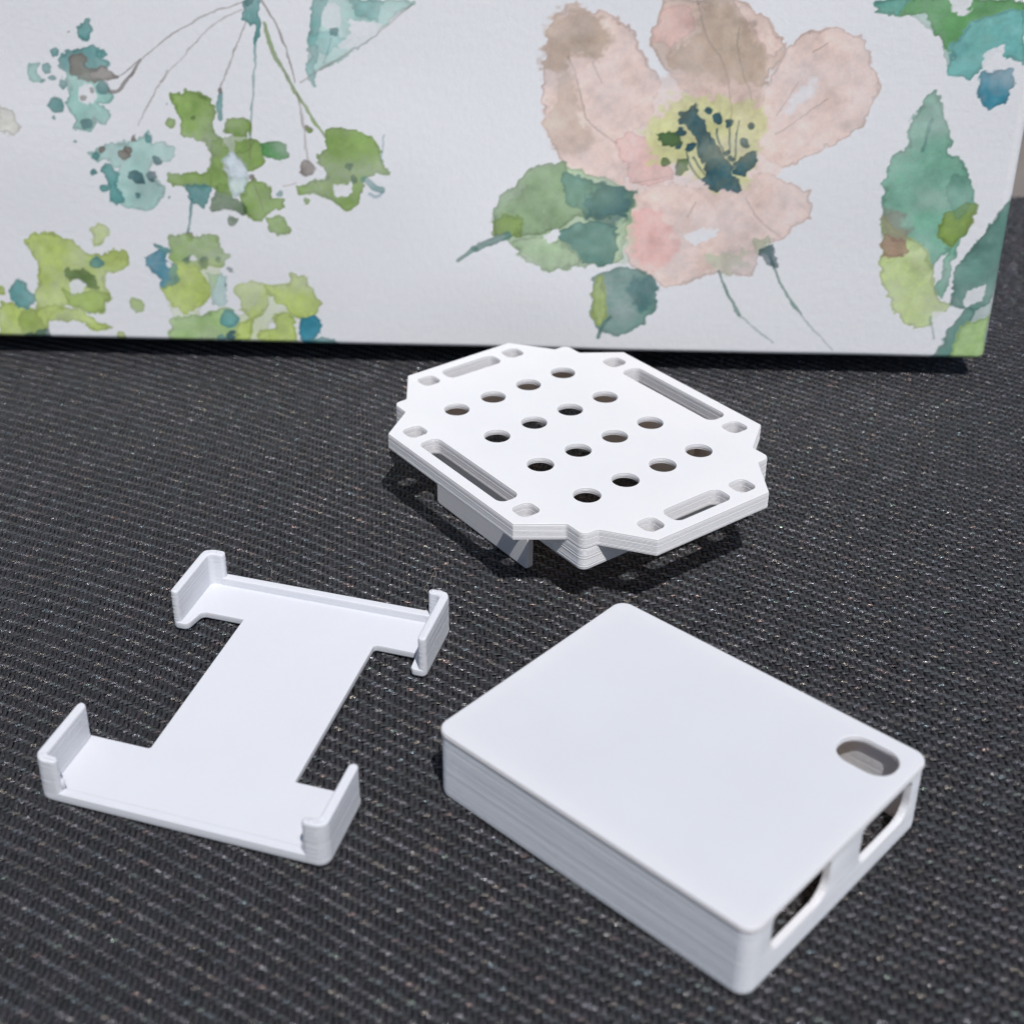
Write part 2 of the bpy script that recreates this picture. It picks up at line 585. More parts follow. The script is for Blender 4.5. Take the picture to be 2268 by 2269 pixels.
# local frame: x runs along the face to the right (0 at its right corner), y away from the camera
WID, HGT, DEP, LIFT = 330.0, 150.0, 210.0, 5.85
ART = [
 ('p', (88,140,138), 0.9, 1.0, [-235.3,88.7,-232.4,89.9,-231.2,87.5,-233.2,85.8,-235.0,86.7]),
 ('p', (88,140,138), 0.9, 1.0, [-236.7,82.8,-231.7,83.7,-228.3,81.3,-230.3,79.8,-228.1,79.2,-228.7,77.6,-232.5,77.3,-235.9,75.5,-238.9,76.1,-241.8,78.0,-240.7,81.0]),
 ('p', (142,180,172), 0.9, 1.0, [-238.8,77.3,-231.6,74.9,-228.5,72.4,-229.4,70.0,-232.4,68.7,-229.8,66.9,-230.2,63.7,-231.9,62.8,-234.3,64.3,-235.3,61.2,-240.3,61.8,-238.6,65.0,-241.3,68.7,-239.6,71.2,-239.7,74.9]),
 ('p', (222,225,230), 0.9, 1.0, [-236.6,72.4,-233.1,73.4,-232.4,71.2,-234.3,68.7,-236.7,69.3]),
 ('p', (142,180,172), 0.9, 1.0, [-249.8,78.3,-247.1,78.6,-248.3,76.7,-246.8,74.3,-248.7,74.3,-249.8,76.1]),
 ('d', (88,140,138), 0.85, 1.08, [-242.1,82.1]),
 ('d', (88,140,138), 0.85, 1.27, [-245.0,77.8]),
 ('d', (88,140,138), 0.85, 1.27, [-241.2,73.7]),
 ('d', (88,140,138), 0.85, 2.03, [-243.9,68.1]),
 ('d', (88,140,138), 0.85, 0.89, [-244.0,75.2]),
 ('d', (88,140,138), 0.85, 1.2, [-230.4,81.3]),
 ('d', (88,140,138), 0.85, 0.72, [-246.4,74.3]),
 ('d', (88,140,138), 0.85, 0.51, [-245.3,64.9]),
 ('d', (88,140,138), 0.85, 0.57, [-240.1,58.6]),
 ('d', (44,84,92), 0.6, 1.73, [-236.7,63.1]),
 ('d', (44,84,92), 0.6, 1.77, [-230.3,72.8]),
 ('d', (44,84,92), 0.6, 1.65, [-236.9,77.3]),
 ('p', (122,112,104), 0.85, 1.0, [-238.2,81.0,-235.1,81.3,-233.7,77.9,-228.8,77.3,-226.5,75.5,-230.4,74.6,-236.0,74.6,-238.2,76.7]),
 ('d', (122,112,104), 0.6, 0.76, [-235.9,70.0]),
 ('d', (122,112,104), 0.6, 0.72, [-233.3,72.1]),
 ('d', (122,112,104), 0.6, 0.3, [-238.0,87.0]),
 ('s', (122,112,104), 0.6, 0.18, [-191.1,94.6,-200.3,92.1,-206.6,88.6,-213.1,85.1,-219.7,80.3,-225.2,76.1,-229.1,74.6]),
 ('s', (122,112,104), 0.7, 0.44, [-219.8,80.0,-223.4,75.5,-226.4,71.8,-228.9,71.8]),
 ('s', (122,112,104), 0.5, 0.18, [-191.9,92.6,-198.1,90.3,-203.2,86.3,-208.7,80.3,-214.1,75.5,-218.5,69.4,-222.5,62.5]),
 ('s', (122,112,104), 0.5, 0.36, [-213.0,77.0,-214.9,74.3]),
 ('s', (122,112,104), 0.6, 0.21, [-190.8,91.5,-193.8,84.5,-196.7,78.5,-199.7,72.5]),
 ('s', (88,140,138), 0.6, 0.27, [-188.4,91.4,-189.6,80.3,-190.8,72.5,-192.4,63.9,-192.9,57.6]),
 ('s', (122,112,104), 0.75, 0.24, [-187.0,94.9,-183.3,87.9,-181.4,81.5,-180.0,74.3]),
 ('s', (124,150,84), 0.75, 0.51, [-186.8,89.1,-185.0,81.5,-180.7,73.1,-176.9,66.4,-173.0,60.2]),
 ('s', (122,112,104), 0.45, 0.3, [-179.6,71.3,-178.2,63.9,-178.1,56.5,-177.7,52.7]),
 ('d', (122,112,104), 0.85, 2.15, [-178.1,51.4]),
 ('d', (122,112,104), 0.85, 0.96, [-177.1,62.1]),
 ('p', (88,140,138), 0.9, 1.0, [-191.7,94.9,-187.3,94.9,-188.1,92.0,-188.6,84.4,-189.5,89.1,-191.0,88.6,-192.1,89.7,-191.0,92.6]),
 ('d', (44,84,92), 0.6, 1.25, [-190.2,94.6]),
 ('p', (142,180,172), 0.75, 1.0, [-236.1,55.4,-232.6,57.4,-227.4,58.0,-222.2,59.3,-219.5,60.6,-218.9,57.5,-216.1,57.8,-213.1,56.2,-213.0,54.0,-217.9,52.3,-220.5,52.3,-222.2,48.4,-217.3,46.5,-219.8,41.2,-223.3,39.2,-227.0,40.5,-232.1,41.7,-232.2,45.7,-228.3,51.0,-231.2,53.5,-235.6,54.1]),
 ('p', (88,140,138), 0.9, 1.0, [-234.1,50.9,-230.8,51.9,-228.9,49.0,-230.2,46.4,-228.1,42.4,-230.9,41.1,-232.5,43.7,-231.4,47.0]),
 ('d', (44,84,92), 0.75, 2.03, [-224.4,49.0]),
 ('d', (44,84,92), 0.75, 1.33, [-220.3,48.8]),
 ('d', (44,84,92), 0.75, 1.39, [-218.5,53.0]),
 ('d', (88,140,138), 0.85, 1.07, [-236.2,50.1]),
 ('d', (88,140,138), 0.85, 1.14, [-233.5,45.7]),
 ('d', (88,140,138), 0.85, 1.14, [-234.9,54.8]),
 ('d', (88,140,138), 0.85, 0.63, [-225.3,43.8]),
 ('d', (88,140,138), 0.85, 1.27, [-219.7,59.4]),
 ('d', (122,112,104), 0.85, 1.65, [-227.2,54.8]),
 ('d', (122,112,104), 0.85, 1.33, [-226.1,56.5]),
 ('d', (122,112,104), 0.85, 0.95, [-233.1,56.4]),
 ('d', (122,112,104), 0.85, 0.89, [-223.7,59.3]),
 ('p', (124,150,84), 0.9, 1.0, [-212.7,71.9,-209.7,70.9,-207.1,72.2,-204.1,70.6,-202.5,68.2,-201.3,67.6,-202.5,65.1,-203.2,61.3,-201.8,59.5,-201.0,57.6,-199.2,56.3,-200.1,53.1,-201.6,51.2,-200.4,49.9,-199.1,46.7,-200.8,45.4,-204.5,46.6,-207.8,45.9,-210.9,46.6,-213.5,45.9,-215.9,47.8,-215.1,49.5,-210.6,49.5,-206.1,49.9,-203.5,51.2,-203.2,53.7,-204.7,58.2,-206.5,59.4,-210.2,59.4,-210.0,65.1,-211.1,68.8]),
 ('p', (124,150,84), 0.9, 1.0, [-198.6,63.9,-195.4,64.8,-192.7,63.9,-193.6,60.8,-197.0,60.4,-199.4,61.4]),
 ('p', (124,150,84), 0.9, 1.0, [-197.2,58.2,-192.7,59.5,-189.7,58.3,-189.4,53.8,-190.9,51.6,-194.0,51.2,-196.3,53.8]),
 ('p', (84,138,82), 0.85, 1.0, [-190.3,58.3,-185.3,58.9,-183.7,55.2,-185.7,53.2,-188.7,55.7]),
 ('d', (124,150,84), 0.85, 1.52, [-213.3,63.4]),
 ('d', (124,150,84), 0.85, 0.89, [-178.6,42.3]),
 ('d', (124,150,84), 0.85, 0.76, [-177.2,61.8]),
 ('d', (88,140,138), 0.6, 0.42, [-213.9,68.8]),
 ('d', (88,140,138), 0.6, 0.89, [-186.0,44.5]),
 ('d', (88,140,138), 0.6, 0.53, [-216.3,43.1]),
 ('d', (70,100,56), 0.6, 0.76, [-207.5,65.1]),
 ('p', (124,150,84), 0.9, 1.0, [-195.8,44.8,-192.3,48.7,-189.3,46.8,-189.0,42.9,-184.6,42.6,-185.1,40.3,-189.2,39.6,-191.4,36.6,-194.5,37.5,-196.2,39.5]),
 ('p', (124,150,84), 0.9, 1.0, [-189.4,37.9,-184.4,36.7,-184.2,33.7,-187.2,32.3,-189.0,34.3]),
 ('p', (70,100,56), 0.75, 1.0, [-202.3,46.6,-199.8,46.7,-199.1,43.4,-195.5,40.8,-196.9,38.8,-200.7,40.1,-205.1,40.1,-202.9,43.4]),
 ('d', (70,100,56), 0.7, 1.33, [-199.4,36.5]),
 ('p', (124,150,84), 0.6, 1.0, [-203.4,58.8,-199.6,58.8,-196.3,61.4,-192.2,58.9,-194.9,55.7,-198.6,56.3,-201.2,48.6,-194.2,48.7,-194.6,44.1,-199.7,44.1,-204.5,47.3]),
 ('p', (190,204,212), 0.7, 1.0, [-200.1,53.8,-198.0,56.0,-194.1,50.6,-195.1,46.1,-197.8,43.4,-199.3,48.6]),
 ('p', (88,140,138), 0.9, 1.0, [-212.2,45.9,-207.1,46.6,-204.6,46.0,-205.5,43.3,-207.6,40.7,-210.0,42.6]),
 ('s', (88,140,138), 0.8, 0.72, [-199.6,71.3,-200.0,68.2,-200.3,64.5]),
 ('s', (88,140,138), 0.85, 0.35, [-209.9,42.6,-210.9,37.3,-212.0,32.6]),
 ('d', (122,112,104), 0.85, 1.33, [-211.1,31.8]),
 ('d', (122,112,104), 0.85, 0.89, [-199.7,72.2]),
 ('d', (122,112,104), 0.85, 0.89, [-193.1,49.0]),
 ('s', (122,112,104), 0.4, 0.19, [-192.7,48.0,-191.5,43.5,-190.5,39.6]),
 ('s', (122,112,104), 0.4, 0.19, [-192.8,58.9,-193.2,53.8]),
 ('p', (124,150,84), 0.9, 1.0, [-172.6,61.8,-169.8,62.4,-167.4,61.5,-164.3,61.8,-160.8,60.3,-158.5,56.6,-158.6,52.8,-156.5,50.0,-159.9,49.6,-163.0,49.0,-164.4,45.1,-165.5,41.8,-168.1,39.5,-171.4,42.4,-174.4,44.3,-179.5,44.3,-180.6,46.2,-177.4,47.5,-173.6,47.6,-172.9,49.5,-175.2,52.7,-174.5,55.2,-172.5,57.1,-172.7,59.6]),
 ('p', (222,225,230), 0.95, 1.0, [-171.8,46.3,-166.8,47.3,-166.9,45.4,-170.7,44.0]),
 ('d', (44,84,92), 0.6, 1.08, [-167.2,52.0]),
 ('d', (44,84,92), 0.6, 1.08, [-166.0,48.6]),
 ('s', (88,140,138), 0.7, 0.82, [-163.1,48.6,-160.7,46.4,-158.5,45.8]),
 ('s', (52,124,142), 0.5, 0.18, [-157.4,60.6,-157.9,56.6,-158.6,53.4]),
 ('s', (52,124,142), 0.45, 0.38, [-161.7,44.5,-160.2,43.5,-158.2,45.2]),
 ('s', (122,112,104), 0.5, 0.12, [-184.6,46.5,-181.1,47.5]),
 ('p', (142,180,172), 0.7, 1.0, [-173.4,94.8,-149.0,94.6,-153.2,90.7,-159.2,86.1,-165.3,81.2,-174.4,77.3,-175.0,73.1,-175.8,73.7,-176.4,84.4,-174.9,89.6]),
 ('p', (88,140,138), 0.55, 1.0, [-173.4,94.8,-170.5,94.8,-172.6,89.1,-174.0,84.4,-175.0,73.1,-175.9,77.3,-175.7,87.9]),
 ('p', (88,140,138), 0.35, 1.0, [-164.7,94.7,-156.5,94.7,-157.9,90.1,-162.5,91.3]),
 ('p', (104,162,158), 0.5, 1.0, [-176.6,86.2,-168.6,86.4,-166.0,83.8,-171.8,80.9,-175.8,83.8]),
 ('p', (222,225,230), 0.85, 1.0, [-164.9,90.2,-161.4,89.6,-157.3,88.4,-159.2,86.1,-165.2,82.3,-167.0,83.2,-165.0,86.7]),
 ('p', (222,225,230), 0.7, 1.0, [-170.9,92.5,-168.3,92.5,-167.9,88.5,-170.3,87.9,-171.4,89.6]),
 ('d', (44,84,92), 0.7, 1.32, [-168.9,86.6]),
 ('s', (122,112,104), 0.45, 0.27, [-178.2,74.3,-171.4,78.5,-165.3,81.7,-156.8,87.3,-149.6,93.5]),
 ('s', (88,140,138), 0.5, 0.23, [-169.8,85.0,-172.2,79.1]),
 ('p', (166,182,104), 0.95, 1.0, [-257.4,30.6,-254.5,32.1,-249.9,32.1,-245.5,30.1,-242.7,26.3,-237.5,25.4,-233.8,27.8,-230.3,27.2,-230.1,23.4,-232.0,20.9,-236.1,20.9,-237.7,18.4,-236.8,12.7,-239.7,8.4,-245.0,9.7,-248.9,11.0,-251.9,8.8,-255.8,5.8,-258.2,8.0,-257.0,15.9,-255.2,23.0,-257.5,27.8]),
 ('p', (166,182,104), 0.95, 1.0, [-268.7,11.3,-264.7,10.7,-258.8,8.7,-253.2,9.5,-245.1,9.0,-240.8,5.4,-237.5,4.1,-241.1,3.3,-246.8,6.0,-255.8,5.8,-257.5,-0.8,-270.8,-1.2]),
 ('p', (222,225,230), 0.95, 1.0, [-247.3,17.5,-243.8,18.3,-243.9,14.7,-246.5,13.6]),
 ('p', (70,100,56), 0.8, 1.0, [-248.2,20.7,-241.4,21.1,-239.7,18.3,-239.4,15.5,-242.7,16.2,-244.4,19.0,-247.8,18.5]),
 ('p', (138,160,84), 0.8, 1.0, [-249.9,15.7,-245.9,12.9,-240.9,14.8,-236.7,13.4,-238.2,9.8,-241.8,8.3,-247.6,10.4]),
 ('p', (116,138,60), 0.5, 1.0, [-263.1,7.8,-258.8,8.7,-256.8,3.6,-258.1,-0.1,-263.5,0.5]),
 ('p', (88,140,138), 0.9, 1.0, [-265.3,15.4,-262.2,17.6,-260.3,16.5,-260.3,14.4,-257.6,12.3,-261.5,9.0,-264.5,11.4]),
 ('d', (88,140,138), 0.85, 1.73, [-239.0,23.6]),
 ('p', (166,182,104), 0.8, 1.0, [-238.9,32.2,-236.3,34.6,-233.9,32.3,-236.2,30.2,-238.4,28.8]),
 ('d', (138,160,84), 0.85, 2.4, [-228.6,10.8]),
 ('p', (44,84,92), 0.8, 1.0, [-262.1,0.9,-256.2,2.9,-255.7,-0.8,-263.1,-1.0]),
 ('d', (166,182,104), 0.85, 0.84, [-268.1,10.6]),
 ('d', (166,182,104), 0.85, 1.47, [-234.8,1.2]),
 ('d', (166,182,104), 0.85, 1.4, [-268.1,15.0]),
 ('p', (124,150,84), 0.8, 1.0, [-217.3,31.5,-212.3,32.3,-209.2,31.3,-207.2,32.3,-203.9,32.0,-203.3,28.7,-200.6,26.0,-202.7,23.9,-208.0,23.1,-211.4,22.4,-215.3,23.0,-217.5,27.1]),
 ('p', (166,182,104), 0.95, 1.0, [-215.8,23.7,-210.1,22.4,-207.9,17.6,-209.0,12.6,-214.7,8.9,-217.9,10.3,-221.3,15.9,-218.5,17.3]),
 ('p', (52,124,142), 0.9, 1.0, [-221.7,27.7,-219.4,27.0,-220.3,25.0,-215.8,23.7,-216.7,18.8,-220.6,16.6,-222.1,20.8,-224.7,24.2]),
 ('p', (88,140,138), 0.9, 1.0, [-221.1,29.8,-218.0,27.8,-219.5,26.4]),
 ('p', (142,180,172), 0.6, 1.0, [-207.6,21.0,-203.0,20.4,-203.8,11.3,-207.0,12.6]),
 ('d', (44,84,92), 0.6, 1.65, [-208.5,24.5]),
 ('d', (44,84,92), 0.6, 1.14, [-212.7,25.1]),
 ('d', (44,84,92), 0.6, 1.0, [-200.9,22.5]),
 ('d', (44,84,92), 0.6, 0.89, [-203.9,25.2]),
 ('d', (44,84,92), 0.6, 0.44, [-203.1,17.8]),
 ('d', (222,225,230), 0.9, 0.87, [-211.2,25.5]),
 ('d', (222,225,230), 0.9, 0.93, [-218.5,23.6]),
 ('p', (166,182,104), 0.35, 1.0, [-217.1,24.3,-202.6,25.3,-207.4,15.5,-212.8,8.2,-208.2,6.9,-197.4,9.3,-190.9,17.2,-185.1,15.2,-184.2,9.6,-191.6,7.3,-192.1,0.8,-219.7,0.1,-217.6,6.7,-220.8,14.5]),
 ('p', (148,174,118), 0.9, 1.0, [-219.3,6.7,-212.8,7.9,-206.6,10.2,-201.3,9.9,-200.3,5.7,-203.4,1.3,-220.3,0.1]),
 ('d', (88,140,138), 0.85, 2.54, [-202.5,7.4]),
 ('p', (44,84,92), 0.9, 1.0, [-204.4,1.2,-202.8,3.8,-200.5,3.5,-199.5,0.3]),
 ('d', (88,140,138), 0.85, 1.33, [-206.1,1.2]),
 ('p', (166,182,104), 0.8, 1.0, [-200.0,17.0,-195.4,18.1,-190.8,17.5,-191.6,11.6,-196.2,7.9,-198.6,10.7]),
 ('p', (166,182,104), 0.9, 1.0, [-191.5,17.2,-185.0,18.0,-184.1,21.5,-180.6,19.8,-181.0,18.4,-177.4,13.3,-177.6,10.5,-182.3,8.2,-185.4,11.0,-188.5,13.7]),
 ('p', (166,182,104), 0.9, 1.0, [-190.2,8.8,-185.5,9.9,-184.3,7.5,-184.1,1.0,-194.1,0.8,-194.5,3.6,-189.8,5.2]),
 ('p', (166,182,104), 0.9, 1.0, [-199.6,6.4,-196.2,7.6,-196.7,1.4,-200.7,1.3]),
 ('p', (52,124,142), 0.95, 1.0, [-182.3,8.9,-178.3,9.7,-176.5,6.2,-178.8,1.2,-182.1,1.1,-182.8,5.4]),
 ('p', (88,140,138), 0.8, 1.0, [-180.2,0.0,-176.1,2.7,-172.9,0.2]),
 ('p', (190,188,180), 0.9, 1.0, [-259.3,67.4,-256.3,66.2,-254.7,62.0,-256.6,60.6,-260.4,61.1]),
 ('p', (207,184,175), 0.85, 1.0, [-114.4,90.0,-110.8,93.3,-107.0,91.5,-102.6,91.8,-96.6,87.0,-92.6,80.2,-88.5,72.6,-91.0,64.1,-94.6,60.9,-96.3,48.0,-101.0,49.2,-111.2,52.8,-115.2,60.0,-117.8,74.2,-116.5,84.8]),
 ('p', (170,152,136), 0.8, 2, [-114.4,90.0,-110.7,92.2,-102.6,90.7,-100.9,84.8,-103.7,80.3,-110.5,81.8,-113.3,76.5,-117.9,77.2,-116.5,84.8]),
 ('p', (170,152,136), 0.5, 2, [-114.1,76.5,-108.7,74.2,-107.0,65.6,-104.5,60.1,-108.2,56.0,-114.4,57.6,-115.3,64.0,-113.9,69.5]),
 ('p', (192,168,154), 0.85, 1.0, [-88.2,94.3,-71.7,94.2,-65.0,90.5,-61.0,86.1,-59.1,81.7,-62.3,76.5,-64.7,71.2,-65.6,64.2,-69.2,62.6,-76.3,68.8,-82.5,71.9,-88.8,78.7,-91.3,84.7,-89.4,89.9]),
 ('p', (170,152,136), 0.8, 2, [-81.0,94.2,-73.8,94.2,-66.0,86.1,-62.4,78.0,-65.7,65.0,-69.4,65.7,-72.0,70.4,-82.6,73.4,-88.2,81.0,-80.4,84.7]),
 ('p', (212,166,160), 0.4, 1.0, [-90.6,84.7,-88.1,92.8,-82.4,92.8,-81.9,86.2,-87.5,82.5]),
 ('p', (207,184,175), 0.8, 1.0, [-72.4,94.2,-65.0,90.5,-59.3,83.2,-62.2,80.2,-66.1,86.9,-70.7,90.5]),
 ('p', (207,184,175), 0.85, 1.0, [-64.2,65.8,-62.6,72.7,-59.1,80.9,-56.0,86.1,-48.3,87.5,-41.6,84.6,-36.0,73.5,-38.0,66.6,-41.7,61.2,-48.6,56.5,-53.6,54.8,-57.1,52.8,-62.7,56.4]),
 ('p', (222,225,230), 0.85, 2, [-56.7,71.2,-51.9,74.2,-51.6,71.2,-57.8,67.3]),
 ('p', (207,184,175), 0.85, 1.0, [-93.9,44.7,-87.0,47.3,-77.0,46.6,-67.0,45.0,-62.3,51.6,-58.4,50.0,-50.5,46.0,-48.7,40.3,-52.6,37.0,-55.3,33.6,-59.8,32.7,-62.9,23.2,-69.2,24.0,-75.4,22.6,-83.1,19.3,-88.9,22.7,-93.8,26.1,-95.8,36.4]),
 ('p', (212,166,160), 0.7, 1.0, [-98.4,59.3,-94.6,60.9,-87.6,57.8,-84.1,48.9,-90.1,47.3,-94.8,48.8]),
 ('p', (212,166,160), 0.75, 2, [-93.7,40.6,-88.3,41.5,-84.0,34.8,-82.1,28.9,-86.6,24.5,-93.9,28.7]),
 ('p', (222,225,230), 0.9, 1.0, [-80.4,33.2,-75.6,36.2,-72.0,35.0,-77.6,31.5]),
 ('p', (156,176,144), 0.5, 2, [-74.3,29.0,-66.5,29.2,-65.4,24.9,-70.7,23.5]),
 ('p', (156,176,144), 0.5, 2, [-97.4,37.2,-94.6,43.1,-93.2,31.3,-95.3,24.4,-98.6,26.9]),
 ('p', (156,176,144), 0.5, 1.0, [-62.9,32.6,-58.4,33.5,-58.8,29.3,-61.9,29.2]),
 ('p', (207,184,175), 0.75, 2, [-101.5,61.7,-87.1,75.7,-62.6,72.7,-55.8,54.8,-60.9,44.3,-93.0,42.3,-98.7,48.0]),
 ('p', (212,166,160), 0.5, 1.0, [-98.4,59.3,-94.6,60.9,-87.6,57.8,-84.1,48.9,-90.1,47.3,-94.8,48.8]),
 ('p', (186,188,130), 0.75, 2.5, [-91.0,63.3,-84.6,69.6,-75.0,71.1,-68.1,68.1,-62.3,68.9,-61.6,61.1,-63.4,56.4,-66.4,47.5,-74.8,47.4,-78.8,49.8,-84.3,53.0,-90.5,54.6]),
 ('p', (44,84,92), 0.88, 1.0, [-83.2,66.5,-79.3,68.8,-79.1,65.7,-76.6,61.8,-72.4,55.5,-69.0,51.5,-67.1,45.9,-76.4,47.8,-76.0,53.1,-79.6,61.8,-82.7,64.1]),
 ('p', (44,84,92), 0.9, 1.0, [-69.2,53.1,-67.1,55.5,-64.2,57.1,-64.0,54.0,-66.7,50.3]),
 ('d', (44,84,92), 0.92, 1.1, [-76.0,67.1]),
 ('d', (44,84,92), 0.92, 1.25, [-74.0,65.3]),
 ('d', (44,84,92), 0.92, 1.1, [-70.9,64.0]),
 ('d', (44,84,92), 0.92, 0.88, [-65.5,63.4]),
 ('d', (44,84,92), 0.92, 1.25, [-66.9,58.7]),
 ('d', (44,84,92), 0.92, 1.38, [-80.1,58.2]),
 ('d', (44,84,92), 0.92, 1.07, [-83.0,61.8]),
 ('d', (44,84,92), 0.92, 0.88, [-83.3,58.2]),
 ('d', (44,84,92), 0.92, 0.92, [-71.1,56.1]),
 ('d', (44,84,92), 0.92, 0.92, [-69.7,54.7]),
 ('d', (70,100,56), 0.85, 1.38, [-86.1,53.8]),
 ('p', (70,100,56), 0.9, 1.0, [-88.3,61.0,-84.1,62.2,-83.2,59.0,-86.9,58.2]),
 ('p', (70,100,56), 0.9, 1.0, [-82.9,54.6,-80.6,54.6,-80.4,51.4,-83.4,49.8]),
 ('s', (44,84,92), 0.8, 0.22, [-74.0,62.6,-73.4,59.5,-71.6,55.9]),
 ('s', (44,84,92), 0.8, 0.23, [-70.7,62.6,-70.5,56.3]),
 ('s', (44,84,92), 0.8, 0.23, [-68.6,64.2,-69.2,58.7,-68.9,54.7]),
 ('s', (44,84,92), 0.8, 0.22, [-79.1,55.0,-76.2,50.6]),
 ('s', (44,84,92), 0.8, 0.22, [-81.1,56.6,-79.7,52.2,-76.4,48.6]),
 ('s', (44,84,92), 0.8, 0.22, [-75.8,61.8,-75.2,58.7]),
 ('s', (122,112,104), 0.35, 0.17, [-81.0,94.2,-78.2,85.4,-73.4,79.5,-71.4,71.9,-70.5,65.0]),
 ('s', (122,112,104), 0.35, 0.18, [-70.4,87.6,-70.8,82.5,-68.0,75.0,-66.0,69.6]),
 ('s', (122,112,104), 0.35, 0.19, [-111.2,81.0,-107.9,72.6,-106.2,64.0,-98.3,58.5]),
 ('s', (122,112,104), 0.35, 0.19, [-77.6,43.3,-79.6,39.1]),
 ('s', (122,112,104), 0.35, 0.19, [-65.4,44.2,-61.0,37.7,-55.3,33.6]),
 ('s', (122,112,104), 0.35, 0.19, [-94.0,48.0,-88.7,48.9,-84.9,49.8]),
 ('s', (122,112,104), 0.35, 0.18, [-47.9,70.4,-55.3,64.3,-59.4,61.1]),
 ('s', (122,112,104), 0.35, 0.18, [-59.8,65.8,-55.5,74.2]),
 ('s', (122,112,104), 0.35, 0.18, [-52.7,81.7,-49.3,83.9]),
 ('s', (122,112,104), 0.35, 0.19, [-105.2,79.5,-102.7,74.2]),
 ('p', (156,176,144), 0.85, 1.0, [-129.1,35.9,-118.2,51.1,-111.2,52.8,-93.5,45.6,-96.2,26.1,-106.5,25.0,-115.3,23.6,-124.3,30.8]),
 ('p', (128,150,116), 0.9, 1.0, [-129.9,37.6,-126.8,44.4,-122.1,48.6,-118.2,52.3,-111.2,53.2,-109.6,49.5,-102.5,47.1,-93.5,46.0,-94.5,41.4,-100.6,38.8,-107.7,39.6,-113.2,36.1,-118.7,34.3,-124.3,33.4,-129.1,33.8]),
 ('p', (90,128,118), 0.7, 1.0, [-111.6,51.1,-108.0,49.5,-102.5,47.1,-93.5,46.0,-96.0,39.7,-105.4,39.6,-110.2,43.7]),
 ('p', (44,84,92), 0.6, 2, [-103.2,46.3,-94.7,46.4,-96.7,38.0,-102.1,36.3,-105.4,40.4]),
 ('p', (90,128,118), 0.9, 1.0, [-112.4,35.3,-103.0,38.0,-98.2,36.3,-97.2,31.2,-98.5,25.6,-105.7,25.9,-111.5,31.0]),
 ('p', (156,176,144), 0.9, 1.0, [-124.7,31.7,-115.5,33.5,-112.3,31.9,-106.6,26.8,-107.3,25.0,-115.3,23.6,-121.8,26.5]),
 ('p', (116,138,60), 0.6, 1.0, [-129.9,37.6,-124.4,39.4,-121.2,37.7,-123.5,33.4,-129.1,33.8]),
 ('s', (90,128,118), 0.85, 0.96, [-125.9,33.4,-129.9,31.6,-134.0,29.4]),
 ('s', (90,128,118), 0.85, 0.58, [-134.0,29.4,-138.9,26.1]),
 ('p', (222,225,230), 0.8, 1.0, [-115.9,33.5,-113.2,35.7,-111.9,34.4,-114.7,32.3]),
 ('p', (90,128,118), 0.85, 1.0, [-103.8,17.2,-102.4,22.5,-97.7,23.9,-89.7,24.0,-86.3,20.2,-86.7,13.1,-89.7,8.5,-96.1,5.6,-100.2,6.0,-103.2,10.9]),
 ('p', (166,182,104), 0.8, 1.0, [-103.8,17.2,-101.6,22.5,-99.7,15.5,-100.3,8.3,-102.8,10.0]),
 ('p', (44,84,92), 0.5, 2, [-93.5,20.9,-88.9,22.7,-86.3,19.3,-88.4,13.9,-92.5,14.7]),
 ('s', (90,128,118), 0.85, 0.56, [-98.3,10.6,-100.3,7.4,-101.1,4.3]),
 ('s', (90,128,118), 0.85, 0.44, [-70.8,23.9,-68.0,17.9,-64.3,11.8]),
 ('s', (90,128,118), 0.6, 0.24, [-64.3,11.8,-60.0,7.9,-54.9,3.9]),
 ('s', (90,128,118), 0.85, 0.38, [-57.9,28.5,-54.9,20.8,-48.6,12.1]),
 ('s', (90,128,118), 0.6, 0.24, [-48.6,12.1,-44.1,6.9,-39.2,1.6]),
 ('p', (44,84,92), 0.8, 1.0, [-60.8,30.1,-57.5,31.9,-56.5,25.9,-58.9,26.7]),
 ('p', (112,158,138), 0.92, 1.0, [-23.7,72.3,-21.8,69.0,-18.8,63.6,-17.8,56.7,-13.0,53.2,-10.2,47.3,-9.3,43.2,-10.5,36.7,-11.4,32.6,-12.6,25.8,-13.4,18.1,-15.4,19.0,-13.7,28.4,-12.8,32.5,-17.9,25.7,-19.6,32.4,-23.7,29.9,-31.0,33.9,-31.7,45.4,-30.2,56.6,-26.8,58.2,-27.0,65.1]),
 ('p', (174,188,134), 0.9, 1.0, [-31.7,40.5,-23.5,34.0,-19.3,30.8,-16.9,24.1,-15.2,17.2,-11.1,15.6,-15.6,9.4,-19.4,9.3,-24.6,13.6,-28.8,22.1]),
 ('p', (116,138,60), 0.8, 1.0, [-11.5,43.2,-8.9,43.2,-9.9,37.5,-12.8,32.5,-17.0,35.8,-15.5,40.7]),
 ('p', (122,112,104), 0.7, 2, [-31.6,41.4,-26.7,41.4,-24.0,37.3,-24.9,33.2,-30.6,33.9]),
 ('p', (160,134,116), 0.8, 1.0, [-30.8,34.8,-24.9,33.2,-23.0,29.9,-29.7,29.8]),
 ('s', (44,84,92), 0.4, 0.37, [-22.7,65.2,-23.7,57.4]),
 ('p', (90,128,118), 0.35, 1.0, [-15.7,52.0,-11.9,51.2,-9.9,44.8,-12.3,39.1,-16.1,44.8]),
 ('p', (90,128,118), 0.55, 1.0, [-0.2,45.8,1.0,15.9,0.5,-0.0,-12.5,-1.3,-9.3,8.6,-7.3,15.7,-10.9,19.1,-10.4,25.9,-6.5,35.1]),
 ('p', (90,128,118), 0.95, 1.0, [-0.3,44.2,-0.2,28.6,-1.1,15.8,-7.2,14.8,-11.1,15.6,-10.9,24.2,-7.2,34.3]),
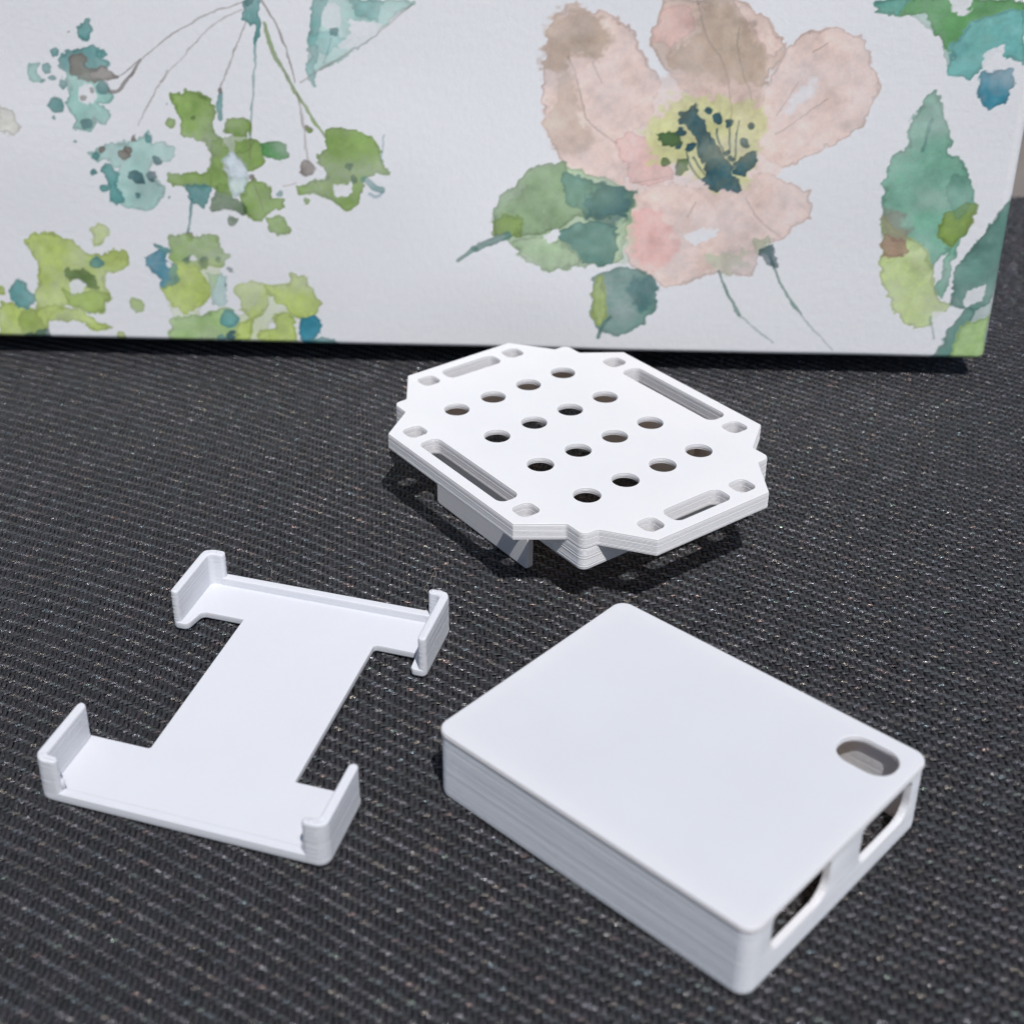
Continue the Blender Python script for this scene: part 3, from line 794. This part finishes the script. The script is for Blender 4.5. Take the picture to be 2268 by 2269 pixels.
 ('p', (222,225,230), 0.95, 1.0, [-7.1,19.1,-3.6,20.9,-3.8,17.5,-7.3,15.7]),
 ('p', (222,225,230), 0.9, 1.0, [-14.5,12.9,-7.1,14.4,-10.5,5.9,-13.4,5.0]),
 ('s', (90,128,118), 0.95, 1.84, [-6.2,13.1,-9.1,6.9,-11.9,-0.4]),
 ('p', (148,174,118), 0.95, 1.0, [-6.5,10.5,-1.3,12.3,-0.4,0.4,-8.1,0.2,-7.5,6.9]),
 ('s', (90,128,118), 0.6, 0.27, [-15.6,12.0,-13.9,5.9]),
 ('p', (112,158,138), 0.6, 1.0, [-39.9,93.9,-6.0,93.7,-3.6,79.4,-9.0,82.3,-15.8,76.5,-20.1,77.2,-24.2,86.0,-31.1,90.3]),
 ('p', (84,138,82), 0.9, 1.0, [-39.9,93.9,-6.0,93.7,-4.7,85.9,-11.2,83.0,-16.2,79.4,-21.6,82.3,-25.0,86.7,-27.0,91.0,-32.5,90.3,-38.8,91.1]),
 ('p', (104,162,158), 0.95, 1.0, [-15.6,88.8,-5.7,91.6,-3.5,78.7,-9.7,82.3,-13.2,77.9,-15.7,75.7,-20.1,76.8,-20.4,83.8]),
 ('p', (222,225,230), 0.95, 1.0, [-22.5,93.8,-17.7,93.8,-18.7,91.0,-21.5,91.7]),
 ('p', (222,225,230), 0.9, 1.0, [-12.3,80.9,-9.1,83.0,-8.7,80.1,-12.4,77.2]),
 ('p', (104,162,158), 0.7, 1.0, [-39.9,93.9,-31.5,93.9,-33.9,90.7,-38.8,91.1]),
 ('p', (52,124,142), 0.85, 1.0, [-13.0,76.5,-6.1,77.2,-5.5,71.3,-9.5,67.9,-12.4,70.5]),
]


def smooth_noise(h, w, cells, rng):
    gh, gw = int(cells * h / w) + 3, cells + 3
    gd = rng.random((gh, gw))
    yy = np.linspace(0, gh - 1.001, h)
    xx = np.linspace(0, gw - 1.001, w)
    y0, x0 = yy.astype(int), xx.astype(int)
    fy, fx = (yy - y0)[:, None], (xx - x0)[None, :]
    fy, fx = fy * fy * (3 - 2 * fy), fx * fx * (3 - 2 * fx)
    a = gd[y0][:, x0]; b = gd[y0][:, x0 + 1]; c = gd[y0 + 1][:, x0]; d = gd[y0 + 1][:, x0 + 1]
    return (a * (1 - fx) + b * fx) * (1 - fy) + (c * (1 - fx) + d * fx) * fy


def lin(c):
    c = np.asarray(c, float) / 255.0
    return np.where(c <= 0.04045, c / 12.92, ((c + 0.055) / 1.055) ** 2.4)


# the printed face: a fine sheet whose colour attribute is the printed ink
XA, XB, ZA, ZB = -284.0, 0.0, 0.0, 108.0     # inked area (mm, relative to box foot)
STEP = 0.27
nx, nz = int((XB - XA) / STEP), int((ZB - ZA) / STEP)
rng = np.random.default_rng(5)
px = np.linspace(XA, XB, nx + 1)[None, :].repeat(nz + 1, 0)
pz = np.linspace(ZA, ZB, nz + 1)[:, None].repeat(nx + 1, 1)
H_, W_ = px.shape
n_a = smooth_noise(H_, W_, 40, rng); n_b = smooth_noise(H_, W_, 130, rng)
n_c = smooth_noise(H_, W_, 330, rng); n_d = smooth_noise(H_, W_, 40, rng)
n_e = smooth_noise(H_, W_, 130, rng); n_f = smooth_noise(H_, W_, 330, rng)
n_g = smooth_noise(H_, W_, 700, rng)
# edges wander like wet paint
dx = (n_a - .5) * 1.8 + (n_b - .5) * 2.4 + (n_c - .5) * 1.6
dz = (n_d - .5) * 1.8 + (n_e - .5) * 2.4 + (n_f - .5) * 1.6
PAPER = lin((243, 243, 246))
ink = np.empty((H_, W_, 3)); ink[:] = PAPER
for kind, colr, op, wv, co in ART:
    P = np.array(co, float).reshape(-1, 2)
    colr = np.array(colr, float)
    pad = 4.0
    x0, x1 = P[:, 0].min() - pad, P[:, 0].max() + pad
    z0, z1 = P[:, 1].min() - pad, P[:, 1].max() + pad
    a0, a1 = max(0, int((x0 - XA) / STEP)), min(W_, int((x1 - XA) / STEP) + 2)
    b0, b1 = max(0, int((z0 - ZA) / STEP)), min(H_, int((z1 - ZA) / STEP) + 2)
    if a1 <= a0 or b1 <= b0:
        continue
    sl_ = (slice(b0, b1), slice(a0, a1))
    wob = {'p': wv, 's': 0.30, 'd': 0.75}[kind]
    X = px[sl_] + dx[sl_] * wob * 0.55
    Z = pz[sl_] + dz[sl_] * wob * 0.55
    if kind == 'd':
        D_ = np.hypot(X - P[0, 0], (Z - P[0, 1])) - wv
    elif kind == 's':
        D_ = np.full(X.shape, 1e9)
        if len(P) > 2:     # round the polyline
            for _ in range(2):
                Q = [P[0]]
                for u, v in zip(P[:-1], P[1:]):
                    Q += [u * .75 + v * .25, u * .25 + v * .75]
                P = np.array(Q + [P[-1]])
        for u, v in zip(P[:-1], P[1:]):
            e = v - u
            tt = np.clip(((X - u[0]) * e[0] + (Z - u[1]) * e[1]) / max(e @ e, 1e-9), 0, 1)
            D_ = np.minimum(D_, np.hypot(X - u[0] - tt * e[0], Z - u[1] - tt * e[1]))
        D_ -= wv * (0.6 + 0.8 * n_b[sl_])
    else:
        if len(P) > 4:     # one corner-cutting pass softens the outline
            Q = []
            for u, v in zip(P, np.roll(P, -1, 0)):
                Q += [u * .92 + v * .08, u * .08 + v * .92]
            P = np.array(Q)
        D_ = np.full(X.shape, 1e9)
        ins = np.zeros(X.shape, bool)
        for u, v in zip(P, np.roll(P, -1, 0)):
            e = v - u
            tt = np.clip(((X - u[0]) * e[0] + (Z - u[1]) * e[1]) / max(e @ e, 1e-9), 0, 1)
            D_ = np.minimum(D_, np.hypot(X - u[0] - tt * e[0], Z - u[1] - tt * e[1]))
            cr = (u[1] > Z) != (v[1] > Z)
            with np.errstate(divide='ignore', invalid='ignore'):
                xi = u[0] + (Z - u[1]) * e[0] / (e[1] if e[1] else 1e-9)
            ins ^= cr & (X < xi)
        D_ = np.where(ins, -D_, D_) - 0.45
    soft = 0.28 if wv < 1.5 or kind != 'p' else 1.6
    cov = np.clip(0.5 - D_ / soft, 0, 1)
    white = colr.min() > 218
    mott = 1 + (0 if white else 1) * ((n_a[sl_] - .5) * 0.30 + (n_b[sl_] - .5) * 0.20 + (n_f[sl_] - .5) * 0.14 + (n_g[sl_] - .5) * 0.06)
    rim = np.exp(-((D_ + 0.35) / 0.33) ** 2) * (0 if (white or soft > 1) else 0.32)
    cl = (PAPER if white else np.clip(lin(colr) / 0.70, 0, 0.93))[None, None, :]
    shade = np.clip(mott[..., None], 0.55, 1.5) * (1 - rim[..., None])
    dens = np.clip(op + (n_d[sl_] - .5) * 0.34 + (n_f[sl_] - .5) * 0.12, 0, 1)
    c_here = np.clip(cl * shade, 0, 0.95)
    # darker where pigment pools
    c_here = c_here ** (1 + (n_e[sl_][..., None] - .5) * (0.0 if white else 0.22))
    a_ = (cov * dens)[..., None]
    ink[sl_] = ink[sl_] * (1 - a_) + c_here * a_
ink *= (0.985 + 0.03 * n_g[..., None])

def paper_material():
    mat = bpy.data.materials.new("printed_wrapping_paper")
    t = NT(mat)
    b = t.n('ShaderNodeBsdfPrincipled')
    t.link(b.outputs[0], t.out.inputs['Surface'])
    at = t.n('ShaderNodeVertexColor')
    at.layer_name = 'ink'
    geo = t.n('ShaderNodeTexCoord').outputs['Object']
    weave = t.noise(t.scaled(geo, (900, 900, 260)), 1.0, 2.0)
    dimp = t.noise(geo, 520.0, 4.0, 0.65)
    t.link(t.mix(t.m('MULTIPLY', weave, 0.07), at.outputs[0], (0.5, 0.5, 0.52)), b.inputs['Base Color'])
    b.inputs['Roughness'].default_value = 0.5
    b.inputs['Specular IOR Level'].default_value = 0.35
    bp = t.n('ShaderNodeBump')
    bp.inputs['Distance'].default_value = 0.00010
    bp.inputs['Strength'].default_value = 0.8
    t.link(t.m('ADD', dimp, t.m('MULTIPLY', weave, 0.5)), bp.inputs['Height'])
    t.link(bp.outputs[0], b.inputs['Normal'])
    return mat


m_paper = paper_material()
m_plain = simple("white_wrapping_paper", (0.78, 0.79, 0.82), 0.5, 300.0, 0.03, 0.0001)
# sheet: flat face, turning under at the foot and round the right corner
zc = pz.copy(); xc = px.copy(); yc = np.zeros_like(px)
RB, RC = 1.6, 3.0
zz_ = np.clip(1 - zc / RB, 0, 1)
yc += RB * (1 - np.sqrt(np.clip(1 - zz_ ** 2, 0, 1)))
xx_ = np.clip(1 + xc / RC, 0, 1)
yc += RC * (1 - np.sqrt(np.clip(1 - xx_ ** 2, 0, 1)))
yc += (smooth_noise(H_, W_, 7, rng) - .5) * 0.7
co = np.stack([xc, yc, zc + LIFT], -1).reshape(-1, 3) * MM
idx = np.arange(H_ * W_).reshape(H_, W_)
q = np.stack([idx[:-1, :-1], idx[:-1, 1:], idx[1:, 1:], idx[1:, :-1]], -1).reshape(-1, 4)
me = bpy.data.meshes.new('printed_face')
me.vertices.add(len(co)); me.vertices.foreach_set('co', co.ravel())
me.loops.add(q.size); me.loops.foreach_set('vertex_index', q.ravel().astype(np.int32))
me.polygons.add(len(q))
me.polygons.foreach_set('loop_start', np.arange(0, q.size, 4, dtype=np.int32))
me.polygons.foreach_set('loop_total', np.full(len(q), 4, dtype=np.int32))
me.update(calc_edges=True)
me.shade_smooth()
ca = me.color_attributes.new('ink', 'FLOAT_COLOR', 'POINT')
rgba = np.concatenate([ink.reshape(-1, 3), np.ones((H_ * W_, 1))], 1)
ca.data.foreach_set('color', rgba.astype(np.float32).ravel())
me.materials.append(m_paper)
face = bpy.data.objects.new('printed_face', me)
col.objects.link(face)
face.parent = box

bm = bmesh.new()
prism(bm, rounded([(-WID, 0.35), (-2.6, 0.35), (-0.15, 3.2), (-0.15, DEP), (-WID, DEP)], [2.5, 1.5, 2, 3, 3]), LIFT + 1.3, HGT, 1.5, 1.2)
bo = mesh_obj('box_shell', bm, m_plain, box)
m_foot = simple("dark_box_foot", (0.02, 0.02, 0.022), 0.8)
bm = bmesh.new()
prism(bm, rect(-WID + 25, 26, -28, DEP - 20, 3), 0.0, LIFT + 2, 0.3, 0.3)
mesh_obj('box_foot', bm, m_foot, box)

# ================================================================== perforated octagonal plate
LAYER, GROOVE = 0.30, 0.125
S = 180.0
PL = thing('perforated_plate', 'white octagonal plate with sixteen round holes standing raised on legs near the flowered box',
           'perforated plate', (0.2376420547 * S * MM, 1.5911462907 * S * MM, 0), -1.0143659)
ZT = 18.66
ZS, ZF, ZB_ = ZT - 1.3, ZT - 3.95, ZT - 9.0
BU, BV, RR = 34.95, 26.3, 1.7
OUT = [(-23.4, -35.3), (23.4, -35.3), (29.75, -BV), (BU, -BV), (BU, -22.6), (44.95, -15.5),
       (44.95, 15.5), (BU, 22.6), (BU, BV), (29.75, BV), (23.4, 35.3), (-23.4, 35.3),
       (-29.75, BV), (-BU, BV), (-BU, 22.6), (-44.95, 15.5), (-44.95, -15.5), (-BU, -22.6), (-BU, -BV), (-29.75, -BV)]
rads = [0.3, 0.3, 0.9, RR, 0.9, 0.3, 0.3, 0.9, RR, 0.9, 0.3, 0.3, 0.9, RR, 0.9, 0.3, 0.3, 0.9, RR, 0.9]
outline = rounded(OUT, rads, 6)
holes = [circle(u, v, 2.95) for u in (-23.61, -7.87, 7.87, 23.61) for v in (-15.93, -5.31, 5.31, 15.93)]
slots, pockets = [], []
for s in (-1, 1):
    slots.append(rect(-15.5, min(s * 27.3, s * 32.5), 15.5, max(s * 27.3, s * 32.5), 1.9))
    slots.append(rect(min(s * 37.2, s * 42.3), -7.9, max(s * 37.2, s * 42.3), 7.9, 1.9))
    for r_ in (-1, 1):
        u, v = s * 20.6, r_ * 29.8
        pockets.append(rect(u - 2.35, v - 2.5, u + 2.35, v + 2.5, 1.6))
        u, v = s * 39.8, r_ * 12.8
        pockets.append(rect(u - 2.35, v - 2.4, u + 2.35, v + 2.4, 1.6))
body = rect(-BU, -BV, BU, BV, RR, 6)
cav = rect(-32.6, -24.0, 32.6, 24.0, 1.0, 6)
bm = bmesh.new()
f = 0.16
top_l, _ = wall(bm, outline, ZF, ZT, f, f)
hl = []
for h in holes:
    a, _ = wall(bm, h, ZS, ZT, f, 0, -1)
    hl.append(a)
for h in slots + pockets:
    a, _ = wall(bm, h, ZF, ZT, f, f, -1)
    hl.append(a)
cap(bm, top_l, hl, ZT)
cap(bm, cav, holes, ZS, 2)
low = inset(outline, f)
cap(bm, low, [inset(h, -f) for h in slots + pockets] + [inset(cav, -0.02)], ZF)
wall(bm, cav, ZB_, ZS, 0, 0)
mesh_obj('perforated_deck', bm, M_DECK_TOP, PL, 40, M_UNDER)
bm = bmesh.new()
b2 = inset(body, 0.015)
wall(bm, b2, ZB_, ZF + 0.1, 0, 0.2)
wall(bm, inset(cav, 0.01), ZB_, ZF + 0.1, 0, 0.2, -1)
cap(bm, inset(b2, 0.2), [inset(inset(cav, 0.01), -0.2)], ZB_)
mesh_obj('skirt', bm, M_DECK, PL, 40)


def panel(bm, pts, v0, v1, fil, radii, seg=5):
    """upright plate: outline pts in (u, z) mm, thickness v0..v1."""
    global LAYER
    tmp, keep = bmesh.new(), LAYER
    LAYER = 0.0
    prism(tmp, rounded(pts, radii, seg), v0, v1, fil, fil)
    LAYER = keep
    for v in tmp.verts:
        x, y, z = v.co
        v.co = (x, z, y)
    me_ = bpy.data.meshes.new('tmp')
    tmp.to_mesh(me_)
    tmp.free()
    bm.from_mesh(me_)
    bpy.data.meshes.remove(me_)


bm = bmesh.new()
panel(bm, [(-17.2, 0.0), (16.9, 0.0), (16.9, ZF + 0.4), (-17.2, ZF + 0.4)], -BV - 0.03, -BV + 1.6, 0.2, [0.8, 0.8, 0.1, 0.1])
mesh_obj('leg', bm, M_DECK, PL)
bm = bmesh.new()
panel(bm, [(-17.2, 0.0), (16.9, 0.0), (16.9, ZS + 0.3), (-17.2, ZS + 0.3)], 20.0, 21.6, 0.2, [0.8, 0.8, 0.1, 0.1])
mesh_obj('leg', bm, M_DECK, PL)

# ================================================================== clip tray
LAYER, GROOVE, BAND = 0.28, 0.035, 0.1
TR = thing('clip_tray', 'flat white H-shaped tray with four upright corner clips', 'tray',
           (-0.2505679103 * S * MM, 1.1216698543 * S * MM, 0), -0.3613987657)
TB = 1.7
xl, xr, yf, yb = -14.6, 40.4, -14.4, 54.2
base = [(xl, yf), (xr, yf), (xr, 1.5), (27.9, 1.5), (27.9, 42.4), (36.9, 42.4), (37.2, 37.4), (xr, 37.4),
        (xr, yb), (xl, yb), (xl, 37.4), (-11.2, 37.4), (-10.2, 42.4), (-0.85, 42.4), (-0.85, 1.5), (xl, 1.5)]
br_ = [2.2, 2.2, 0.4, 0.4, 0.7, 0.4, 0.9, 1.2, 2.6, 2.6, 1.2, 1.4, 1.2, 0.3, 0.5, 0.4]
bm = bmesh.new()
prism(bm, rounded(base, br_, 6), 0.0, TB, 0.18, 0.5)
mesh_obj('base_plate', bm, M_TRAY, TR, 40)
bm = bmesh.new()
prism(bm, rect(-10.5, 52.35, 36.8, yb - 0.02, 0.2, 2), 0.6, 3.5, 0.25, 0.1)
mesh_obj('edge_lip', bm, M_TRAY, TR, 40)
bm = bmesh.new()
prism(bm, rect(-11.0, yf + 0.02, 37.0, -12.6, 0.2, 2), 0.6, 2.15, 0.3, 0.1)
mesh_obj('edge_lip', bm, M_TRAY, TR, 40)
CT, CH, RTN = 1.75, 9.25, 4.4
e = 0.02
clips = {
    'bl': [(xl - e, 37.6), (xl + CT, 37.6), (xl + CT, yb - CT), (xl + RTN + .6, yb - CT), (xl + RTN + .6, yb + e), (xl - e, yb + e)],
    'br': [(xr - CT, 37.6), (xr + e, 37.6), (xr + e, yb + e), (xr - RTN, yb + e), (xr - RTN, yb - CT), (xr - CT, yb - CT)],
    'fl': [(xl - e, yf - e), (xl + RTN, yf - e), (xl + RTN, yf + CT), (xl + CT, yf + CT), (xl + CT, 1.45), (xl - e, 1.45)],
    'fr': [(xr - RTN, yf - e), (xr + e, yf - e), (xr + e, 1.45), (xr - CT, 1.45), (xr - CT, yf + CT), (xr - RTN, yf + CT)],
}
cr_ = {'bl': [.8, .8, 1.2, .8, .8, 2.6], 'br': [.8, .8, 2.6, .8, .8, 1.2], 'fl': [2.2, .85, .85, .7, .8, .8], 'fr': [.85, 2.2, .8, .8, .7, .85]}
for k in ('bl', 'br', 'fl', 'fr'):
    bm = bmesh.new()
    prism(bm, rounded(clips[k], cr_[k], 6), 0.45, CH, 0.42, 0.1)
    for v in bm.verts:        # the printed rims are a little lumpy
        p_ = v.co * 1000.0
        nz_ = noise.noise(Vector((p_.x * 0.9, p_.y * 0.9, p_.z * 0.5)))
        nb_ = noise.noise(Vector((p_.x * 0.35 + 9, p_.y * 0.35, p_.z * 2.5)))
        if p_.z > 7.5:
            v.co.z += nz_ * 0.22 * MM
        v.co.x += nb_ * 0.05 * MM
        v.co.y += nb_ * 0.05 * MM
    mesh_obj('corner_clip', bm, M_TRAY, TR, 40)

def blob(bm, x, y, z, r, sz=1.0):
    m_ = Matrix.Translation((x * MM, y * MM, z * MM)) @ Matrix.Diagonal((1, 1, sz, 1))
    bmesh.ops.create_icosphere(bm, subdivisions=2, radius=r * MM, matrix=m_)


for q_ in ((xl + RTN - .1, yf + 1.3, 3.4, .62, 2.1), (xr - RTN + .05, yf + 1.2, 3.0, .7, 2.2), (xl + 1.0, yf + 1.2, CH - .1, .45, .6),
           (xr - 2.8, yf + .9, CH - .15, .5, .7), (xr - RTN + .9, yb - .9, CH - .15, .5, .8), (xl + 3.4, yb - .8, CH - .1, .42, .7)):
    bm = bmesh.new()
    blob(bm, *q_)
    mesh_obj('filament_blob', bm, M_TRAY, TR, 60)

# ================================================================== cover box
LAYER, GROOVE, BAND = 0.28, 0.075, 0.12
CL, CW, CHH = 63.32, 50.92, 14.2
CV = thing('electronics_cover', 'low white rectangular cover with an oval slot and two side openings', 'cover',
           (0.0373376769 * S * MM, 1.0660675284 * S * MM, 0), -0.8247113784)
slot = rect(50.9, 40.8, 61.0, 48.0, 3.3, 14)
bm = bmesh.new()
ov = 0.22
prism(bm, rect(-ov, -ov, CL + ov, CW + ov, 2.6, 12), CHH - 1.25, CHH, 0.28, 0.22, [slot], 2)
mesh_obj('top_panel', bm, M_COVER_TOP, CV, 40, M_UNDER)
# wall ring with the two ports cut through the end wall
bm = bmesh.new()
prism(bm, rect(0, 0, CL, CW, 2.4, 12), 0.0, CHH - 1.1, 0.0, 0.25, [rect(2.0, 2.0, CL - 1.25, CW - 2.0, 1.0, 6)])
ring = mesh_obj('side_wall', bm, M_COVER, CV, 40)


def port(v0, v1, z0, z1, rl, ru):
    global LAYER
    tmp = bmesh.new()
    LAYER = 0.0
    prism(tmp, rounded([(v0, z0), (v1, z0), (v1, z1), (v0, z1)], [rl, rl * 1.3, ru, ru], 7), CL - 4, CL + 3, 0, 0)
    for v in tmp.verts:
        x, y, z = v.co
        v.co = (z, x, y)
    bmesh.ops.recalc_face_normals(tmp, faces=tmp.faces)
    o = mesh_obj('cutter', tmp, M_COVER, CV, 0)
    return o


cut = [port(5.6, 21.6, 5.0, 13.05, 2.6, 1.6), port(30.7, 46.3, 4.2, 12.3, 2.6, 1.2)]
for c_ in cut:
    md = ring.modifiers.new('cut', 'BOOLEAN')
    md.operation = 'DIFFERENCE'
    md.solver = 'EXACT'
    md.object = c_
bpy.context.view_layer.update()
dg = bpy.context.evaluated_depsgraph_get()
new = bpy.data.meshes.new_from_object(ring.evaluated_get(dg))
ring.modifiers.clear()
ring.data = new
for c_ in cut:
    bpy.data.objects.remove(c_)
bv = ring.modifiers.new('bevel', 'BEVEL')
bv.width = 0.3 * MM
bv.segments = 3
bv.limit_method = 'ANGLE'
bv.angle_limit = math.radians(62)
bpy.context.view_layer.update()
new = bpy.data.meshes.new_from_object(ring.evaluated_get(bpy.context.evaluated_depsgraph_get()))
ring.modifiers.clear()
ring.data = new
ring.data.shade_smooth()
ring.data.set_sharp_from_angle(angle=math.radians(40))

# ================================================================== stray fibres on the cloth
m_hair = simple("pale_fibre", (0.42, 0.38, 0.34), 0.5)


def fibre(pts, label, r=0.028):
    bm = bmesh.new()
    P = [Vector(p) * MM for p in pts]
    for _ in range(3):
        Q = [P[0]]
        for a, b in zip(P[:-1], P[1:]):
            Q += [a * .75 + b * .25, a * .25 + b * .75]
        P = Q + [P[-1]]
    prev = None
    for k, p in enumerate(P):
        d = (P[min(k + 1, len(P) - 1)] - P[max(k - 1, 0)]).normalized()
        s_ = d.cross(Vector((0, 0, 1))).normalized()
        u_ = s_.cross(d)
        ring_ = [bm.verts.new(p + (s_ * math.cos(w) + u_ * math.sin(w)) * r * MM) for w in (0, 1.571, 3.142, 4.712)]
        if prev:
            for q_ in range(4):
                bm.faces.new((prev[q_], prev[(q_ + 1) % 4], ring_[(q_ + 1) % 4], ring_[q_]))
        prev = ring_
    o = mesh_obj('stray_fibre', bm, m_hair)
    tag(o, label, 'fibre')


fibre([(9.3, 259.6, 0.15), (9.8, 257.4, 0.4), (8.9, 254.9, 0.15), (9.2, 253.2, 0.4), (8.4, 251.3, 0.15)], 'short pale curly fibre on the cloth between the raised plate and the tray')
fibre([(9.2, 258.6, 0.15), (7.9, 254.1, 0.4), (6.7, 252.9, 0.15), (7.5, 250.4, 0.4)], 'thin hair lying on the cloth behind the right rear clip of the tray')
fibre([(-26.7, 263.2, 0.15), (-25.9, 260.9, 0.4), (-26.3, 259.4, 0.15), (-25.5, 258.2, 0.4)], 'thin curly hair on the cloth beside the left rear clip of the tray')
